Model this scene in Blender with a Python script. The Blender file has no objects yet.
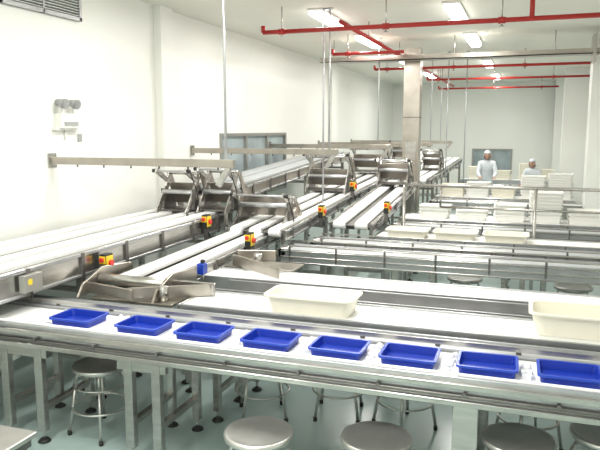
import bpy, bmesh, math, random
from mathutils import Vector, Matrix
random.seed(4)
scn=bpy.context.scene
try:
    scn.view_settings.view_transform='Standard'
except Exception: pass

# ---------------------------------------------------------------- materials
def mat(name,col,rough=.5,metal=0.,noise=0.,nscale=8.,bump=0.,stretch=None,emit=None,spec=None,coat=0):
    m=bpy.data.materials.new(name); m.use_nodes=True
    nt=m.node_tree; b=nt.nodes['Principled BSDF']
    b.inputs['Base Color'].default_value=(*col,1); b.inputs['Roughness'].default_value=rough
    b.inputs['Metallic'].default_value=metal
    if coat: b.inputs['Coat Weight'].default_value=coat
    if spec is not None: b.inputs['Specular IOR Level'].default_value=spec
    if emit:
        b.inputs['Emission Color'].default_value=(*col,1); b.inputs['Emission Strength'].default_value=emit
    if noise or bump:
        tc=nt.nodes.new('ShaderNodeTexCoord'); mp=nt.nodes.new('ShaderNodeMapping')
        if stretch: mp.inputs['Scale'].default_value=stretch
        n=nt.nodes.new('ShaderNodeTexNoise'); n.inputs['Scale'].default_value=nscale; n.inputs['Detail'].default_value=5
        nt.links.new(tc.outputs['Object'],mp.inputs['Vector']); nt.links.new(mp.outputs['Vector'],n.inputs['Vector'])
        if noise:
            cr=nt.nodes.new('ShaderNodeValToRGB')
            lo=tuple(max(0,c*(1-noise)) for c in col); hi=tuple(min(1,c*(1+noise)) for c in col)
            cr.color_ramp.elements[0].position=.3; cr.color_ramp.elements[1].position=.7
            cr.color_ramp.elements[0].color=(*lo,1); cr.color_ramp.elements[1].color=(*hi,1)
            nt.links.new(n.outputs['Fac'],cr.inputs['Fac']); nt.links.new(cr.outputs['Color'],b.inputs['Base Color'])
        if bump:
            bp=nt.nodes.new('ShaderNodeBump'); bp.inputs['Strength'].default_value=bump; bp.inputs['Distance'].default_value=.01
            nt.links.new(n.outputs['Fac'],bp.inputs['Height']); nt.links.new(bp.outputs['Normal'],b.inputs['Normal'])
    return m
STEEL=mat('brushed_steel',(.50,.485,.46),.26,.92,.14,6,.05,(1,1,6))
SEAT=mat('stool_steel',(.60,.59,.56),.34,.85,.08,6)
STEELD=mat('dull_steel',(.20,.19,.18),.4,.85,.15,5)
STEELW=mat('warm_steel',(.42,.385,.34),.3,.88,.14,5)
ALU=mat('aluminium',(.50,.505,.52),.33,.85,.08,8)
BELT=mat('white_belt',(.88,.88,.87),.42,0,.02,5)
BELTG=mat('grey_belt',(.45,.47,.48),.5,0,.05,20)
BLUE=mat('blue_plastic',(.006,.032,.36),.35,0,.05,6)
BLUE2=mat('blue_rim',(.012,.055,.46),.3)
CREAM=mat('cream_plastic',(.83,.80,.69),.4,0,.02,4)
WPL=mat('white_plastic',(.84,.84,.80),.45,0,.02,4)
RED=mat('red_paint',(.42,.02,.015),.4)
REDB=mat('red_plastic',(.7,.03,.02),.35)
YEL=mat('yellow_plastic',(.85,.60,.03),.4)
BLACK=mat('black_rubber',(.02,.02,.02),.6)
WALL=mat('wall_paint',(.85,.85,.81),.35,0,.015,1.2)
CEIL=mat('ceiling_paint',(.78,.77,.70),.7,0,.02,1)
FLOOR=mat('epoxy_floor',(.42,.54,.52),.2,0,.07,1.5,.02)
LAMP=mat('lamp_tube',(1,.99,.95),.5,emit=7)
GLASS=mat('dark_glass',(.34,.40,.42),.12,0,.2,2)
FRAME=mat('window_frame_metal',(.35,.35,.33),.4,.7)
SKIN=mat('skin',(.50,.29,.21),.5)
COAT=mat('white_coat_cloth',(.66,.70,.74),.8,0,.04,14,.1)
HAIR=mat('hair_black',(.02,.018,.015),.6)
LIP=mat('lip',(.45,.16,.14),.5)
GREYP=mat('grey_paint',(.35,.36,.36),.5)
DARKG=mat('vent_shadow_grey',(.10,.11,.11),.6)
PAPER=mat('white_paper',(.85,.86,.88),.6,0,.10,30,.4)

# ---------------------------------------------------------------- builder
class Bld:
    def __init__(s,name): s.name=name; s.bm=bmesh.new(); s.m=[]
    def mi(s,m):
        if m not in s.m: s.m.append(m)
        return s.m.index(m)
    def hexa(s,P,m):
        v=[s.bm.verts.new(p) for p in P]; i=s.mi(m)
        for q in ((0,1,2,3),(7,6,5,4),(0,4,5,1),(1,5,6,2),(2,6,7,3),(3,7,4,0)):
            f=s.bm.faces.new([v[k] for k in q]); f.material_index=i
    def bx(s,x0,x1,y0,y1,z0,z1,m):
        s.hexa([(x0,y0,z0),(x0,y1,z0),(x1,y1,z0),(x1,y0,z0),(x0,y0,z1),(x0,y1,z1),(x1,y1,z1),(x1,y0,z1)],m)
    def beam(s,a,b,w,h,m):
        a=Vector(a);b=Vector(b);d=(b-a).normalized()
        sd=d.cross(Vector((0,0,1)))
        if sd.length<1e-3: sd=Vector((1,0,0))
        sd.normalize(); up=sd.cross(d)
        P=[]
        for e in (a,b):
            for u,v in ((-1,-1),(1,-1),(1,1),(-1,1)): P.append(e+sd*u*w/2+up*v*h/2)
        s.hexa(P,m)
    def cyl(s,a,b,r,m,n=12,r2=None):
        a=Vector(a);b=Vector(b);d=(b-a).normalized(); r2=r if r2 is None else r2
        t=Vector((1,0,0)) if abs(d.x)<.9 else Vector((0,1,0))
        u=d.cross(t).normalized(); w=d.cross(u); i=s.mi(m)
        A=[];B=[]
        for k in range(n):
            c=math.cos(2*math.pi*k/n);q=math.sin(2*math.pi*k/n)
            A.append(s.bm.verts.new(a+(u*c+w*q)*r)); B.append(s.bm.verts.new(b+(u*c+w*q)*r2))
        for k in range(n):
            f=s.bm.faces.new((A[k],A[(k+1)%n],B[(k+1)%n],B[k])); f.smooth=True; f.material_index=i
        f=s.bm.faces.new(A[::-1]); f.material_index=i
        f=s.bm.faces.new(B); f.material_index=i
    def loops(s,L,m,cap0=True,cap1=True,smooth=False):
        i=s.mi(m); V=[[s.bm.verts.new(p) for p in l] for l in L]; n=len(V[0])
        for a,b in zip(V,V[1:]):
            for k in range(n):
                f=s.bm.faces.new((a[k],a[(k+1)%n],b[(k+1)%n],b[k])); f.material_index=i; f.smooth=smooth
        if cap0: f=s.bm.faces.new(V[0][::-1]); f.material_index=i
        if cap1: f=s.bm.faces.new(V[-1]); f.material_index=i
    def lathe(s,c,prof,m,n=32):
        L=[[(c[0]+r*math.cos(2*math.pi*k/n),c[1]+r*math.sin(2*math.pi*k/n),c[2]+z) for k in range(n)] for r,z in prof]
        s.loops(L,m,smooth=True)
    def torus(s,c,R,r,m,n=32,k2=8):
        i=s.mi(m); V=[]
        for a in range(n):
            A=2*math.pi*a/n
            V.append([s.bm.verts.new((c[0]+(R+r*math.cos(2*math.pi*b/k2))*math.cos(A),c[1]+(R+r*math.cos(2*math.pi*b/k2))*math.sin(A),c[2]+r*math.sin(2*math.pi*b/k2))) for b in range(k2)])
        for a in range(n):
            for b in range(k2):
                f=s.bm.faces.new((V[a][b],V[(a+1)%n][b],V[(a+1)%n][(b+1)%k2],V[a][(b+1)%k2])); f.smooth=True; f.material_index=i
    def tube(s,pts,r,m,n=10):
        for a,b in zip(pts,pts[1:]): s.cyl(a,b,r,m,n)
    def plate(s,pts,x,t,m):
        s.loops([[(x-t/2,y,z) for y,z in pts],[(x+t/2,y,z) for y,z in pts]],m)
    def foot(s,x,y,m=BLACK,z=0.0):
        s.cyl((x,y,z+.004),(x,y,z+.022),.045,m,14,.03); s.cyl((x,y,z+.02),(x,y,z+.1),.011,STEEL,8)
    def post(s,x,y,z1,w=.05,d=.05,m=STEEL):
        s.foot(x,y); s.bx(x-w/2,x+w/2,y-d/2,y+d/2,.08,z1,m)
    def done(s,loc=(0,0,0),rz=0,bevel=.0):
        bmesh.ops.recalc_face_normals(s.bm,faces=s.bm.faces)
        me=bpy.data.meshes.new(s.name); s.bm.to_mesh(me); s.bm.free()
        for m in s.m: me.materials.append(m)
        o=bpy.data.objects.new(s.name,me); scn.collection.objects.link(o); o.location=loc; o.rotation_euler=(0,0,rz)
        if bevel:
            b=o.modifiers.new('bevel','BEVEL'); b.width=bevel; b.segments=1; b.limit_method='ANGLE'
        return o
def rr(w,d,r,z,cx=0,cy=0,n=5):
    P=[]
    for sx,sy,a0 in ((1,1,0),(-1,1,90),(-1,-1,180),(1,-1,270)):
        for k in range(n+1):
            a=math.radians(a0+90*k/n); P.append((cx+sx*(w/2-r)+r*math.cos(a),cy+sy*(d/2-r)+r*math.sin(a),z))
    return P

# ---------------------------------------------------------------- room shell
XL,XR,Y0,Y1,ZC=-4.4,1.5,-2.5,22.0,3.6
def slab(name,a,m):
    b=Bld(name); b.bx(*a,m); return b.done()
slab('floor',(XL-.2,XR+.2,Y0-.2,Y1+.2,-.1,0),FLOOR)
slab('ceiling',(XL-.2,XR+.2,Y0-.2,Y1+.2,ZC,ZC+.1),CEIL)
b=Bld('wall_left')
wy0,wy1,wz0,wz1=8.9,11.7,1.0,2.05
b.bx(XL-.2,XL,Y0-.2,wy0,0,ZC,WALL); b.bx(XL-.2,XL,wy1,Y1+.2,0,ZC,WALL)
b.bx(XL-.2,XL,wy0,wy1,0,wz0,WALL); b.bx(XL-.2,XL,wy0,wy1,wz1,ZC,WALL)
b.done()
slab('trim_1',(XL+.001,XL+.1,7.15,7.45,0.001,ZC-.001),WALL); slab('trim_2',(XL+.001,XL+.1,14.5,14.9,0.001,ZC-.001),WALL)
b=Bld('wall_right'); b.bx(XR,XR+.2,Y0-.2,Y1+.2,0,ZC,WALL); b.done()
for k,(y,x) in enumerate(((11.3,.88),(17.5,.76),(21.2,.68))): slab('trim_%d'%(k+3),(x,XR-.001,y,y+.5,0.001,ZC-.001),WALL)
b=Bld('wall_back'); b.bx(XL,-1.75,Y1,Y1+.2,0,ZC,WALL); b.bx(-.5,XR,Y1,Y1+.2,0,ZC,WALL)
b.bx(-1.75,-.5,Y1,Y1+.2,0,.7,WALL); b.bx(-1.75,-.5,Y1,Y1+.2,1.5,ZC,WALL); b.done()
slab('wall_front',(XL,XR,Y0-.2,Y0,0,ZC),WALL)
def window(name,axis,a0,a1,z0,z1,c,nm):
    b=Bld(name); t=.05
    def q(u0,u1,w0,w1,d0,d1,m):
        if axis=='x': b.bx(c+d0,c+d1,u0,u1,w0,w1,m)
        else: b.bx(u0,u1,c+d0,c+d1,w0,w1,m)
    q(a0,a1,z0,z0+t,-.06,.06,FRAME);q(a0,a1,z1-t,z1,-.06,.06,FRAME)
    for k in range(nm+1):
        u=a0+(a1-a0-t)*k/nm; q(u,u+t,z0+t,z1-t,-.06,.06,FRAME)
    q(a0+t,a1-t,z0+t,z1-t,-.01,.01,GLASS)
    b.done()
window('window_1','x',wy0,wy1,wz0,wz1,XL-.03,3)
window('window_2','y',-1.75,-.5,.7,1.5,Y1+.02,2)

# ---------------------------------------------------------------- ceiling lamps
def lamp(x,y,w=47):
    b=Bld('ceiling_light')
    b.bx(x-.1,x+.1,y-.63,y+.63,ZC-.03,ZC-.002,WPL)
    b.loops([rr(.17,1.22,.02,ZC-.03,x,y),rr(.17,1.22,.02,ZC-.07,x,y),rr(.13,1.18,.02,ZC-.09,x,y)],LAMP)
    b.done()
    l=bpy.data.lights.new('lamp_glow','AREA'); l.shape='RECTANGLE'; l.size=.13; l.size_y=1.18; l.energy=w; l.color=(1,.985,.935)
    o=bpy.data.objects.new('lamp_glow',l); scn.collection.objects.link(o); o.location=(x,y,ZC-.095)
for y in (-1.2,2.0,5.3,8.6,10.9,14.2,18.0):  # fixtures near and behind the camera are unseen, added for soft even light
    lamp(-2.6,y)
for y in (-1.2,2.0,5.3,8.7,11.3,15.4,19.1): lamp(-.95,y)  # this row's out-of-view fixtures are likewise added to brighten the room

# ---------------------------------------------------------------- sprinkler pipes
b=Bld('sprinkler_pipes')
def pipe(y,x0,x1,z=3.3,r=.025):
    b.cyl((x0,y,z),(x1,y,z),r,RED); b.cyl((x0,y,z),(x0,y,z+.08),r,RED)
    n=int((x1-x0)/1.3)
    for k in range(n+1):
        x=x0+.25+k*1.3
        if x>x1: break
        b.cyl((x-.04,y,z),(x+.04,y,z),r*1.35,RED); b.cyl((x,y,z),(x,y,ZC),.008,STEEL,6)
        b.cyl((x,y,z),(x,y,z-.06),.012,STEEL,8); b.cyl((x,y,z-.06),(x,y,z-.065),.03,STEEL,10)
pipe(7.75,-3.2,1.49,3.3,.027);pipe(10.3,-3.05,-1.9);pipe(13.1,-3.0,1.49);pipe(16.2,-2.4,1.49);pipe(19.8,-2.6,.7)
b.cyl((-2.2,7.75,3.38),(-2.2,20,3.38),.027,RED); b.cyl((-.04,7.75,3.3),(-.04,7.75,ZC),.027,RED)
for y in (9.2,11.5,14,17): b.cyl((-2.2,y,3.38),(-2.2,y,ZC),.008,STEEL,6)
b.done()
b=Bld('cable_tray')
b.bx(-3.4,1.49,10.75,10.77,3.22,3.3,STEELW); b.bx(-3.4,1.49,11.0,11.02,3.22,3.3,STEELW); b.bx(-3.4,1.49,10.75,11.02,3.22,3.235,STEELW)
for x in (-3.2,-1.2,.3,1.1): b.cyl((x,10.88,3.23),(x,10.88,ZC),.008,STEEL,6)
b.bx(.82,.87,10.7,11.07,3.1,3.5,STEEL); b.done()
b=Bld('steel_column')
b.bx(-2.04,-1.77,11.1,11.36,.01,3.45,STEELW); b.bx(-2.1,-1.71,11.05,11.42,0,.04,STEELD)
for z in (1.2,2.3): b.bx(-2.045,-1.765,11.095,11.365,z,z+.02,STEELD)
b.bx(-1.99,-1.81,11.085,11.1,1.5,1.9,STEEL); b.done()

# ---------------------------------------------------------------- emergency light + vent grille
b=Bld('emergency_light'); X=XL+.002
b.bx(X,X+.09,5.28,5.56,2.12,2.26,WPL); b.bx(X+.09,X+.1,5.32,5.52,2.14,2.18,GREYP)
b.bx(X,X+.06,5.24,5.6,2.10,2.125,WPL)
for y in (5.33,5.51):
    b.cyl((X+.05,y,2.26),(X+.05,y,2.33),.014,WPL); b.cyl((X+.01,y,2.37),(X+.12,y-.02,2.35),.03,GREYP,14,.05); b.cyl((X+.12,y-.02,2.35),(X+.125,y-.02,2.349),.042,ALU,14)
b.cyl((X+.01,5.42,2.1),(X+.01,5.42,2.0),.008,WPL,6)
b.bx(X,X+.012,5.62,5.68,1.98,2.06,GREYP)
b.done()
b=Bld('ventilation_grille')
y0,y1,z0,z1=4.62,5.72,3.19,3.55
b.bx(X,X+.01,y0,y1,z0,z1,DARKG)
for a in ((y0,y1,z0,z0+.035),(y0,y1,z1-.035,z1),(y0,y0+.035,z0,z1),(y1-.035,y1,z0,z1),((y0+y1)/2-.012,(y0+y1)/2+.012,z0,z1)): b.bx(X,X+.05,*a,ALU)
z=z0+.05
while z<z1-.04:
    b.beam((X+.025,y0+.03,z),(X+.025,y1-.03,z),.035,.006,WPL); z+=.027
b.done()

# ---------------------------------------------------------------- front tray line (runs along X)
XA,XB=-4.25,1.45
b=Bld('tray_packing_conveyor')
b.bx(XA,XB,3.31,3.69,.80,.83,BELT)
b.bx(XA,XB,3.27,3.30,.71,.845,ALU); b.bx(XA,XB,3.24,3.27,.79,.82,STEEL); b.bx(XA,XB,3.24,3.27,.70,.73,STEEL)
b.bx(XA,XB,3.245,3.262,.745,.76,STEELD)
b.bx(XA,XB,3.30,3.322,.83,.852,BELT)
b.bx(XA,XB,3.70,3.73,.70,.85,ALU)
b.bx(XA,XB,3.30,3.70,.74,.76,STEELD)
b.bx(XA,XB,3.705,3.717,.865,.895,STEEL)
x=XA+.2
while x<XB:
    b.bx(x-.015,x+.015,3.717,3.73,.84,.89,STEELD)
    b.cyl((x+.2,3.255,.765),(x+.2,3.236,.765),.012,STEELD,8)
    x+=.45
b.bx(XA,XB,3.75,3.93,.79,.81,BELTG); b.bx(XA,XB,3.93,3.95,.74,.84,ALU)
for x in (-3.95,-3.3,-3.02,-2.32,-2.12,-.25,1.3):
    w=.13 if x in(-.25,) else .06
    b.post(x,3.36,.70,w,.05); b.post(x,3.86,.74,.05,.05)
    b.bx(x-.02,x+.02,3.36,3.86,.22,.26,STEEL)
b.bx(-2.4,-2.05,3.34,3.38,.6,.7,STEEL); b.bx(-3.4,-2.95,3.34,3.38,.6,.7,STEEL)
b.beam((-3.95,3.36,.12),(-3.3,3.5,.55),.04,.04,STEEL)
b.done(bevel=.002)

# trays
def tray(name,x,y,z,w,d,h,r,m,mr,t=.006,tap=.035,rz=0,rim=.012):
    b=Bld(name)
    b.loops([rr(w-tap,d-tap,r,0),rr(w-rim*2,d-rim*2,r,h-.012)],m,cap1=False)
    b.loops([rr(w-rim*2,d-rim*2,r,h-.012),rr(w,d,r+.005,h-.012),rr(w,d,r+.005,h),rr(w-rim*2-t,d-rim*2-t,r,h)],mr,False,False)
    b.loops([rr(w-rim*2-t,d-rim*2-t,r,h),rr(w-tap-t*2,d-tap-t*2,r*.8,t)],m,cap0=False)
    return b.done((x,y,z),rz)
TX=(-2.775,-2.27,-1.845,-1.40,-.975,-.57,-.155,.25,.66,1.07)
for i,x in enumerate(TX):
    tray('blue_tray',x,3.475,.832,.315,.25,.05,.02,BLUE,BLUE2,rz=random.uniform(-.03,.03))
b=Bld('paper_liners')
for xa,xb in zip((-3.2,)+TX,TX):
    xm=(xa+xb)/2; g=max(.02,(xb-xa-.33)/2)
    for k in range(12):
        cx=xm+random.uniform(-g,g)*.6; cy=3.5+random.uniform(-.13,.17); s=random.uniform(.014,.03)
        P=[(cx+random.uniform(.7,1.3)*s*math.cos(a),cy+random.uniform(.7,1.3)*s*math.sin(a)) for a in [j*math.pi/3 for j in range(6)]]
        b.loops([[(px,py,.831) for px,py in P],[(cx+(px-cx)*.7,cy+(py-cy)*.7,.84+random.uniform(0,.014)) for px,py in P]],PAPER)
b.done()

# ---------------------------------------------------------------- white work tables behind
def table_line(name,x0,x1,y0,y1,z,legs,tie=True,m=BELT):
    b=Bld(name)
    b.bx(x0,x1,y0+.02,y1-.02,z-.03,z,m)
    b.bx(x0,x1,y0,y0+.02,z-.09,z+.012,ALU); b.bx(x0,x1,y1-.02,y1,z-.09,z+.012,ALU)
    b.bx(x0-.02,x0,y0,y1,z-.09,z+.012,STEEL)
    for x in legs:
        for yy in (y0+.04,y1-.04): b.post(x,yy,z-.09)
        if tie: b.bx(x-.02,x+.02,y0+.04,y1-.04,.2,.24,STEEL)
    return b.done(bevel=.002)
table_line('packing_table',-2.32,1.45,4.0,4.45,.85,(-2.05,-.2,1.3))
b=Bld('belt_cover_channel')
b.bx(-2.3,1.45,4.52,4.78,.76,.79,STEELD); b.bx(-2.3,1.45,4.5,4.52,.74,.86,ALU); b.bx(-2.3,1.45,4.78,4.8,.74,.87,ALU)
for x in (-2.0,1.2): b.post(x,4.65,.76)
b.bx(-.62,-.52,4.48,4.5,.775,.85,BLACK)
b.done(bevel=.002)
table_line('packing_conveyor',-2.85,1.45,4.85,5.22,.86,(-2.7,-1.0,1.3))

def tub(x,y,z,w,d,h,rz=0):
    return tray('plastic_tub',x,y,z,w,d,h,.06,CREAM,CREAM,t=.008,tap=.09,rz=rz,rim=.02)
tub(-1.37,4.195,.852,.65,.34,.125); tub(.375,4.255,.852,.66,.36,.145,0)

# ---------------------------------------------------------------- belt conveyors along Y
def conv(name,x0,x1,y0,z0,y1,z1,belts,legs,deep=.14,mid=True,belt=BELT,sm=STEEL):
    b=Bld(name)
    zz=lambda y:z0+(z1-z0)*(y-y0)/(y1-y0)
    for x in (x0,x1):
        b.beam((x,y0,z0-deep/2),(x,y1,z1-deep/2),.03,deep,sm)
        s=-1 if x==x0 else 1
        b.beam((x+s*.022,y0,z0-.015),(x+s*.022,y1,z1-.015),.014,.025,ALU)
        b.beam((x+s*.022,y0,z0-deep+.02),(x+s*.022,y1,z1-deep+.02),.014,.02,ALU)
    b.beam(((x0+x1)/2,y0,z0-.03),((x0+x1)/2,y1,z1-.03),x1-x0-.03,.006,STEELD)
    for (a,c) in belts:
        b.beam(((a+c)/2,y0,z0),((a+c)/2,y1,z1),c-a,.03,belt)
        b.cyl((a,y0,z0-.03),(c,y0,z0-.03),.042,belt,14); b.cyl((a,y1,z1-.03),(c,y1,z1-.03),.042,belt,14)
        b.beam(((a+c)/2,y0,z0-.065),((a+c)/2,y1,z1-.065),c-a,.006,belt)
    y=y0+.2
    while y<y1:
        b.bx(x0,x1,y-.015,y+.015,zz(y)-deep+.0,zz(y)-deep+.03,STEELD)
        for x,s in ((x0,-1),(x1,1)): b.bx(x+s*.022-.012,x+s*.022+.012,y-.02,y+.02,zz(y)-deep,zz(y)-.0,STEELD)
        y+=.6
    for y in legs:
        for x in (x0,x1): b.post(x,y,zz(y)-deep+.02,.05,.06)
        b.bx(x0,x1,y-.02,y+.02,.25,.29,STEEL); b.bx(x0,x1,y-.02,y+.02,zz(y)-deep-.12,zz(y)-deep-.08,STEEL)
    return b.done(bevel=.002)
conv('belt_conveyor',-4.26,-3.32,2.2,1.13,7.0,1.15,[(-4.22,-4.09),(-4.0,-3.87),(-3.74,-3.61),(-3.52,-3.39)],(2.5,4.2,6.5),.2)
conv('belt_conveyor',-3.1,-2.62,4.35,.93,7.1,1.0,[(-3.07,-2.92),(-2.81,-2.66)],(4.6,6.0),.12)
conv('belt_conveyor',-3.08,-2.42,6.4,1.04,12.6,1.3,[(-3.04,-2.91),(-2.815,-2.685),(-2.59,-2.46)],(7.9,10.5,12.3),.12)
conv('belt_conveyor',-2.22,-1.72,7.45,1.0,10.7,1.26,[(-2.18,-2.03),(-1.91,-1.76)],(8.2,10.4),.12)
conv('belt_conveyor',-2.95,-2.4,13.0,1.3,19,1.5,[(-2.9,-2.7),(-2.65,-2.45)],(13.5,16,18.5),.12)
conv('belt_conveyor',-2.15,-1.7,12.0,1.2,18,1.35,[(-2.1,-1.95),(-1.9,-1.75)],(12.5,15,17.5),.12)
conv('roller_conveyor',-4.1,-3.4,7.6,1.4,12.6,1.66,[(-4.02,-3.78),(-3.72,-3.48)],(8.0,10,12.2),.16,belt=BELTG,sm=STEELW)

def obar(y,z,x0,x1,rods):
    b=Bld('overhead_support_bar')
    b.bx(x0,x1,y-.03,y+.03,z-.035,z+.035,STEELW); b.bx(x0+.002,x0+.012,y-.06,y+.06,z-.07,z+.07,STEEL)
    for rod,zb in rods:
        b.cyl((rod,y,zb),(rod,y,ZC),.012,ALU,8); b.cyl((rod,y,ZC-.02),(rod,y,ZC),.04,ALU,12)
    b.beam((x1-.05,y,z-.03),(x1-.16,y,z-.2),.04,.05,STEEL)
    k=x0+.3
    while k<x1-.1:
        b.cyl((k,y,z-.035),(k,y,z-.06),.01,STEELD,6); k+=.3
    b.done(bevel=.003)
obar(5.22,1.805,XL,-2.44,[(-2.52,1.78)]);obar(8.04,1.82,XL,-2.3,[(-2.5,1.15),(-2.42,1.78)]);obar(10.9,1.82,XL,-2.2,[(-2.42,1.78)])
obar(13.8,1.80,XL,-1.9,[(-2.2,1.78),(-1.95,1.78)]);obar(16.6,1.8,XL,-1.8,[(-2.1,1.78)])
for x,y in ((-1.55,13.2),(-1.2,13.2)):
    b=Bld('suspension_rod'); b.cyl((x,y,1.0),(x,y,ZC),.011,ALU,8); b.cyl((x,y,ZC-.02),(x,y,ZC),.035,ALU,12); b.done()

# transfer station frames
def station(x0,x1,y,zb,zt):
    b=Bld('transfer_station_frame'); h=zt-zb
    for x,s in ((x0,-1),(x1,1)):
        b.plate([(y-.34,zb-.02),(y-.22,zb-.02),(y-.02,zb+h*.62),(y+.06,zt),(y-.02,zt+.03),(y-.1,zb+h*.66)],x,.018,STEEL)
        b.plate([(y+.36,zb-.02),(y+.24,zb-.02),(y+.02,zt-.05),(y+.06,zt+.02)],x+s*.02,.014,STEELW)
        b.plate([(y-.14,zb),(y+.14,zb),(y+.1,zb+.2),(y-.16,zb+.24)],x+s*.01,.03,STEELD)
        b.beam((x,y-.05,zt-.08),(x,y-.30,zt+.05),.02,.06,STEEL)
        b.cyl((x+s*.01,y-.02,zb+.12),(x+s*.07,y-.02,zb+.12),.05,STEELW,14)
        b.cyl((x,y-.28,zt+.04),(x+s*.05,y-.28,zt+.04),.022,BLACK,10)
        b.beam((x,y-.3,zb-.02),(x,y-.3,zb-.22),.03,.05,STEEL)
    b.cyl((x0-.03,y,zt),(x1+.03,y,zt),.018,STEEL); b.cyl((x0,y-.15,zb+.2),(x1,y-.15,zb+.2),.028,ALU)
    b.cyl((x0,y-.28,zt+.04),(x1,y-.28,zt+.04),.012,ALU)
    b.hexa([(x0,y+.1,zb+.05),(x0,y+.12,zb+.05),(x1,y+.12,zb+.05),(x1,y+.1,zb+.05),(x0,y-.02,zb+.3),(x0,y,zb+.3),(x1,y,zb+.3),(x1,y-.02,zb+.3)],STEELW)
    b.bx(x0,x1,y-.2,y+.2,zb-.02,zb,STEELD)
    b.tube([(x1+.05,y-.28,zt+.04),(x1+.09,y-.2,zt-.2),(x1+.07,y-.1,zb-.1)],.007,BLACK,6)
    b.done(bevel=.002)
station(-4.0,-3.62,6.75,1.19,1.6);station(-3.55,-3.2,6.9,1.19,1.62);station(-3.15,-2.55,7.0,1.05,1.33)
station(-3.1,-2.5,9.4,1.22,1.7);station(-3.1,-2.5,12.0,1.35,1.75);station(-2.2,-1.75,10.2,1.28,1.6);station(-3.0,-2.45,15.2,1.42,1.8);station(-2.1,-1.75,14.0,1.3,1.65)

b=Bld('conveyor_drive_unit')
b.plate([(3.98,.84),(4.75,.84),(4.7,.98),(4.3,1.02),(4.05,.93)],-3.19,.02,STEELW)
b.plate([(4.02,.84),(4.7,.84),(4.7,.98),(4.3,1.0),(4.08,.92)],-2.56,.02,STEELW)
b.cyl((-3.17,4.25,.93),(-2.58,4.25,.93),.045,STEEL,16)
b.beam((-2.75,4.0,.9),(-2.2,4.33,.9),.02,.09,STEELW); b.beam((-3.2,4.1,.9),(-2.7,3.98,.9),.02,.08,STEELW)
b.bx(-2.56,-2.2,4.3,4.34,.86,.95,STEEL)
b.bx(-3.1,-2.4,4.02,4.5,.82,.84,STEELW)
b.cyl((-2.52,4.12,.95),(-2.52,4.12,.84),.035,STEEL,12)
for x,y in ((-3.1,4.1),(-2.5,4.45)): b.post(x,y,.82)
b.done(bevel=.003)
b=Bld('guide_plates')
b.beam((-2.5,5.3,.93),(-1.9,4.9,.93),.02,.1,STEELW); b.beam((-2.55,5.5,.93),(-2.2,5.6,.93),.02,.1,STEELW)
b.bx(-2.55,-1.9,5.24,5.55,.86,.88,STEELW); b.cyl((-2.3,5.4,.88),(-2.3,5.4,.98),.04,STEEL)
for x in(-2.5,-2.0): b.post(x,5.45,.86)
b.done(bevel=.003)
b=Bld('junction_box')
b.bx(-3.285,-3.24,3.5,3.68,.98,1.1,SEAT); b.bx(-3.24,-3.238,3.54,3.58,1.03,1.07,YEL)
b.cyl((-3.26,3.59,.98),(-3.26,3.59,.9),.01,BLACK,8); b.done(bevel=.004)

def estop(x,y,z,s=1):
    b=Bld('emergency_stop_switch')
    b.bx(x-.03,x+.03,y-.05,y+.05,z-.075,z+.075,BLACK)
    b.bx(x+.03,x+.036,y-.045,y+.045,z-.055,z+.06,YEL); b.cyl((x+.036,y,z),(x+.06,y,z),.026,REDB,16)
    b.bx(x-.03,x+.03,y-.056,y-.05,z-.005,z+.06,YEL); b.cyl((x,y-.056,z+.03),(x,y-.075,z+.03),.02,REDB,16)
    b.bx(x-.03,x+.02,y-.01,y+.03,z-.2,z-.07,STEELD)
    b.tube([(x,y,z-.07),(x+.03,y+.02,z-.16),(x+.02,y+.12,z-.22),(x-.02,y+.25,z-.2)],.008,BLACK,6)
    b.done(bevel=.003)
for p in ((-3.24,4.43,1.02),(-3.26,6.24,1.12),(-2.55,5.78,1.03),(-2.35,7.5,1.12),(-1.65,8.0,1.14),(-2.38,9.1,1.3)): estop(*p)
b=Bld('blue_sensor_box'); b.bx(-2.58,-2.52,4.75,4.83,.9,.99,BLUE2); b.cyl((-2.55,4.8,.99),(-2.55,4.8,1.02),.02,BLACK,10); b.cyl((-2.55,4.8,.8),(-2.55,4.8,.9),.012,STEEL,8); b.done(bevel=.004)

# ---------------------------------------------------------------- middle cross lines
def cross(name,x0,x1,y0,y1,z,legs,belt=BELT):
    b=Bld(name); w=y1-y0
    b.bx(x0,x1,y0+.03,y1-.03,z-.03,z,belt)
    for yy in (y0,y1-.03):
        b.bx(x0,x1,yy,yy+.03,z-.13,z+.02,ALU)
        for dz in (-.12,-.06,0): b.bx(x0,x1,yy-.008,yy,z+dz-.008,z+dz+.008,STEEL)
        b.cyl((x0,yy+.015,z+.055),(x1,yy+.015,z+.055),.007,STEEL,8)
    x=x0+.1
    while x<x1:
        for yy in (y0-.012,y1): b.bx(x-.01,x+.01,yy,yy+.012,z-.1,z+.055,STEELD)
        x+=.5
    b.bx(x0-.03,x0,y0,y1,z-.13,z+.02,STEELD); b.cyl((x0,y0,z-.02),(x0,y1,z-.02),.05,STEEL,12)
    for x in legs:
        for yy in (y0+.04,y1-.04): b.post(x,yy,z-.12)
        b.bx(x-.02,x+.02,y0,y1,.25,.29,STEEL)
    b.bx(legs[0],legs[-1],y1-.06,y1-.03,.25,.29,STEEL)
    return b.done(bevel=.002)
cross('cross_conveyor',-2.4,1.45,6.25,6.6,.85,(-2.3,-1.2,0,1.2),BELTG)
cross('cross_conveyor',-2.2,1.45,6.72,7.05,.87,(-2.1,-.9,.2,1.3),BELTG)
table_line('packing_table',-1.65,1.45,7.35,7.8,.86,(-1.5,-.2,1.2))
cross('cross_conveyor',-1.6,1.45,8.25,8.6,.87,(-1.5,-.2,1.2),BELTG)
table_line('packing_table',-1.65,1.45,8.9,9.5,.88,(-1.5,-.2,1.2))
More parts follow.
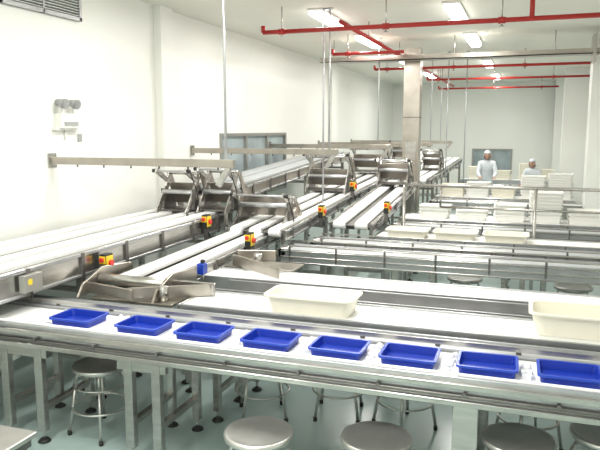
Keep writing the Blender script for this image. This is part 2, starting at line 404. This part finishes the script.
cross('cross_conveyor',-1.55,.85,11.3,11.7,.87,(-1.45,-.2,.75),BELT)
table_line('packing_table',-1.6,.8,12.1,12.7,.88,(-1.5,-.4,.7))
cross('cross_conveyor',-1.55,.85,14.3,14.7,.87,(-1.4,-.2,.75),BELT)
table_line('packing_table',-1.6,.7,16.6,17.2,.88,(-1.5,-.4,.6))
b=Bld('handrail')
b.cyl((-1.45,8.1,1.42),(1.45,8.1,1.42),.02,STEEL); b.cyl((-1.0,8.1,1.16),(1.45,8.1,1.16),.014,STEEL)
for x in (-1.45,.1,1.4): b.cyl((x,8.1,.02),(x,8.1,1.42),.02,STEEL); b.cyl((x,8.1,0),(x,8.1,.02),.05,STEEL)
b.cyl((-1.0,8.1,1.16),(-1.0,8.1,1.42),.014,STEEL)
b.done()

def stack(x,y,z,n,w=.42,d=.32,h=.09,step=.045,m=WPL,name='stack_of_white_trays'):
    b=Bld(name)
    for k in range(n):
        z0=k*step; ox=random.uniform(-.008,.008)
        b.loops([rr(w-.05,d-.05,.03,z0,ox),rr(w-.03,d-.03,.03,z0+h-.015,ox),rr(w,d,.035,z0+h-.015,ox),rr(w,d,.035,z0+h,ox),rr(w-.035,d-.035,.03,z0+h,ox),rr(w-.06,d-.06,.03,z0+.006,ox)],m)
    b.done((x,y,z),random.uniform(-.05,.05))
for x,y,n in ((-1.2,9.2,3),(-.7,9.2,2),(-.2,9.2,4),(.25,9.2,8),(.72,9.2,3)): stack(x,y,.882,n)
for x,y,n,m in ((-1.3,12.4,4,CREAM),(-.85,12.4,5,WPL),(-.4,12.4,3,CREAM),(.1,12.4,8,WPL),(.55,12.4,9,WPL)): stack(x,y,.882,n,m=m)
for x,y,n in ((-1.2,16.9,6),(-.6,16.9,4),(0,16.9,8),(.4,16.9,5)): stack(x,y,.882,n,m=CREAM)
for x in (-1.3,-.75,-.2): tray('plastic_tub',x,7.57,.862,.5,.36,.09,.05,CREAM,CREAM,t=.008,tap=.08,rim=.02)

# ---------------------------------------------------------------- stools
def stool(x,y,rz=0,h=.5,R=.19):
    b=Bld('metal_stool')
    b.lathe((0,0,0),[(R-.02,h-.035),(R-.003,h-.03),(R,h-.015),(R-.003,h-.003),(R-.012,h),(R-.025,h-.003),(R-.045,h-.006),(.02,h-.004)],SEAT)
    b.torus((0,0,h-.04),R-.04,.009,STEEL)
    for k in range(4):
        a=math.pi/4+k*math.pi/2; c,s=math.cos(a),math.sin(a)
        b.tube([(c*(R-.05),s*(R-.05),h-.035),(c*(R-.03),s*(R-.03),h-.12),(c*(R+.03),s*(R+.03),.02)],.011,SEAT)
        b.cyl((c*(R+.03),s*(R+.03),.0),(c*(R+.03),s*(R+.03),.03),.015,BLACK)
    b.torus((0,0,.2),R+.005,.008,SEAT); b.torus((0,0,.36),R-.012,.006,SEAT)
    b.done((x,y,0),rz)
for x,y in ((-2.74,3.62),(-1.30,3.04),(-.69,3.19),(.02,3.42),(.47,3.64),(-1.78,4.25),(-1.25,4.45),(-.75,4.4),(.08,4.4),(.62,4.4),(-.6,7.2),(.5,7.15),(.75,6.0)):
    stool(x,y,random.uniform(0,1.5))
b=Bld('side_table')
b.bx(-3.2,-2.42,2.0,2.64,.47,.5,SEAT); b.bx(-3.18,-2.44,2.02,2.62,.42,.47,STEELD)
for x in (-3.15,-2.47):
    for y in (2.06,2.58): b.post(x,y,.42,.04,.04)
b.done(bevel=.004)

# ---------------------------------------------------------------- workers
def skinobj(name,V,E,R,m,par,sub=2,root=0):
    me=bpy.data.meshes.new(name); me.from_pydata(V,E,[]); o=bpy.data.objects.new(name,me); scn.collection.objects.link(o)
    me.materials.append(m)
    s=o.modifiers.new('skin','SKIN')
    for i,r in enumerate(R):
        r=r if isinstance(r,tuple) else (r,r)
        me.skin_vertices[0].data[i].radius=r; me.skin_vertices[0].data[i].use_root=(i==root)
    q=o.modifiers.new('sub','SUBSURF'); q.levels=sub; q.render_levels=sub
    o.parent=par; return o
def worker(x,y,rz,H=1.0,bend=.1):
    e=bpy.data.objects.new('factory_worker',None); scn.collection.objects.link(e); e.location=(x,y,0); e.rotation_euler=(0,0,rz); e.scale=(H,H,H)
    f=-bend
    V=[(0,0,.92),(0,f*.3,1.08),(0,f*.7,1.25),(0,f,1.38),(0,f*1.15,1.45),(.16,f,1.37),(-.16,f,1.37),
       (.21,f-.08,1.12),(-.21,f-.08,1.12),(.16,f-.30,1.05),(-.16,f-.30,1.05),
       (.1,0,.85),(-.1,0,.85),(.11,-.02,.48),(-.11,-.02,.48),(.11,.02,.1),(-.11,.02,.1)]
    E=[(0,1),(1,2),(2,3),(3,4),(3,5),(3,6),(5,7),(6,8),(7,9),(8,10),(0,11),(0,12),(11,13),(12,14),(13,15),(14,16)]
    R=[(.16,.12),(.15,.115),(.17,.12),(.12,.09),.055,.065,.065,.05,.05,.034,.034,.095,.095,.065,.065,.05,.05]
    skinobj('coveralls',V,E,R,COAT,e)
    for s in (1,-1):
        bb=Bld('boot'); bb.loops([rr(.09,.25,.04,.001,s*.11,-.04),rr(.1,.26,.04,.04,s*.11,-.04),rr(.09,.2,.04,.08,s*.11,-.02),rr(.1,.11,.04,.22,s*.11,.02)],WPL,smooth=True); o=bb.done(); o.parent=e
        wx,wy,wz=s*.16,f-.30,1.05
        HV=[(wx,wy,wz),(wx,wy-.05,wz-.005)]; HE=[(0,1)]; HR=[.024,(.03,.016)]
        for j,(dx,L) in enumerate(((-.03,.07),(-.01,.08),(.01,.075),(.03,.06))):
            n=len(HV); HV+=[(wx+dx,wy-.09,wz-.005),(wx+dx*1.1,wy-.09-L*.5,wz-.015),(wx+dx*1.1,wy-.09-L*.8,wz-.04)]
            HE+=[(1,n),(n,n+1),(n+1,n+2)]; HR+=[.010,.009,.007]
        n=len(HV); HV+=[(wx-s*.04,wy-.05,wz-.01),(wx-s*.055,wy-.09,wz-.02)]; HE+=[(1,n),(n,n+1)]; HR+=[.011,.008]
        skinobj('hand',HV,HE,HR,SKIN,e,1)
    hc=Vector((0,f*1.3,1.56)); tilt=Matrix.Rotation(.3,4,'X')
    def sph(name,c,sc,m,fn=None,n=20):
        bm=bmesh.new(); bmesh.ops.create_uvsphere(bm,u_segments=n,v_segments=n,radius=1)
        for v in bm.verts:
            if fn: fn(v)
            v.co=Vector((v.co.x*sc[0]+c[0],v.co.y*sc[1]+c[1],v.co.z*sc[2]+c[2]))
        me=bpy.data.meshes.new(name)
        for fc in bm.faces: fc.smooth=True
        bm.transform(tilt); bm.to_mesh(me); bm.free(); me.materials.append(m)
        o=bpy.data.objects.new(name,me); scn.collection.objects.link(o); o.location=hc; o.parent=e; return o
    def face(v):
        z=v.co.z
        if z<0: v.co.x*=1+z*.35; v.co.y*=1+z*.1
        if v.co.y<-.8 and abs(v.co.x)<.25 and -.45<z<.1: v.co.y-=.22*(1-abs(v.co.x)*3)
    sph('head',(0,0,0),(.075,.092,.115),SKIN,face)
    for s in (1,-1):
        sph('eye',(s*.03,-.082,.008),(.011,.008,.006),HAIR,n=8); sph('brow',(s*.03,-.088,.03),(.017,.005,.003),HAIR,n=8); sph('ear',(s*.077,.0,-.005),(.01,.02,.03),SKIN,n=10)
    sph('mouth',(0,-.083,-.06),(.022,.008,.006),LIP,n=10)
    bm=bmesh.new(); bmesh.ops.create_uvsphere(bm,u_segments=24,v_segments=16,radius=1)
    kill=[v for v in bm.verts if v.co.y<-.45 and -.9<v.co.z<.55]
    bmesh.ops.delete(bm,geom=kill,context='VERTS')
    for v in bm.verts:
        if v.co.z<-.3: v.co.x*=1.1; v.co.y*=1.05
        v.co=Vector((v.co.x*.09,v.co.y*.108+.006,v.co.z*.13-.004))
    for fc in bm.faces: fc.smooth=True
    bm.transform(tilt); me=bpy.data.meshes.new('hood'); bm.to_mesh(me); bm.free(); me.materials.append(COAT)
    o=bpy.data.objects.new('hood',me); scn.collection.objects.link(o); o.location=hc; o.parent=e
    q=o.modifiers.new('t','SOLIDIFY'); q.thickness=.006
worker(-.93,16.05,.1,.97); worker(.15,15.4,-.3,.88,.2)

# ---------------------------------------------------------------- world + camera
w=bpy.data.worlds.new('World'); scn.world=w; w.use_nodes=True
w.node_tree.nodes['Background'].inputs[0].default_value=(.9,.95,1,1); w.node_tree.nodes['Background'].inputs[1].default_value=.5
cam=bpy.data.cameras.new('camera'); cam.lens=39; cam.sensor_width=36; cam.clip_start=.05
co=bpy.data.objects.new('camera',cam); scn.collection.objects.link(co); co.location=(0,0,2.1)
co.rotation_euler=(math.radians(90-8.32),0,math.radians(19.3)); scn.camera=co
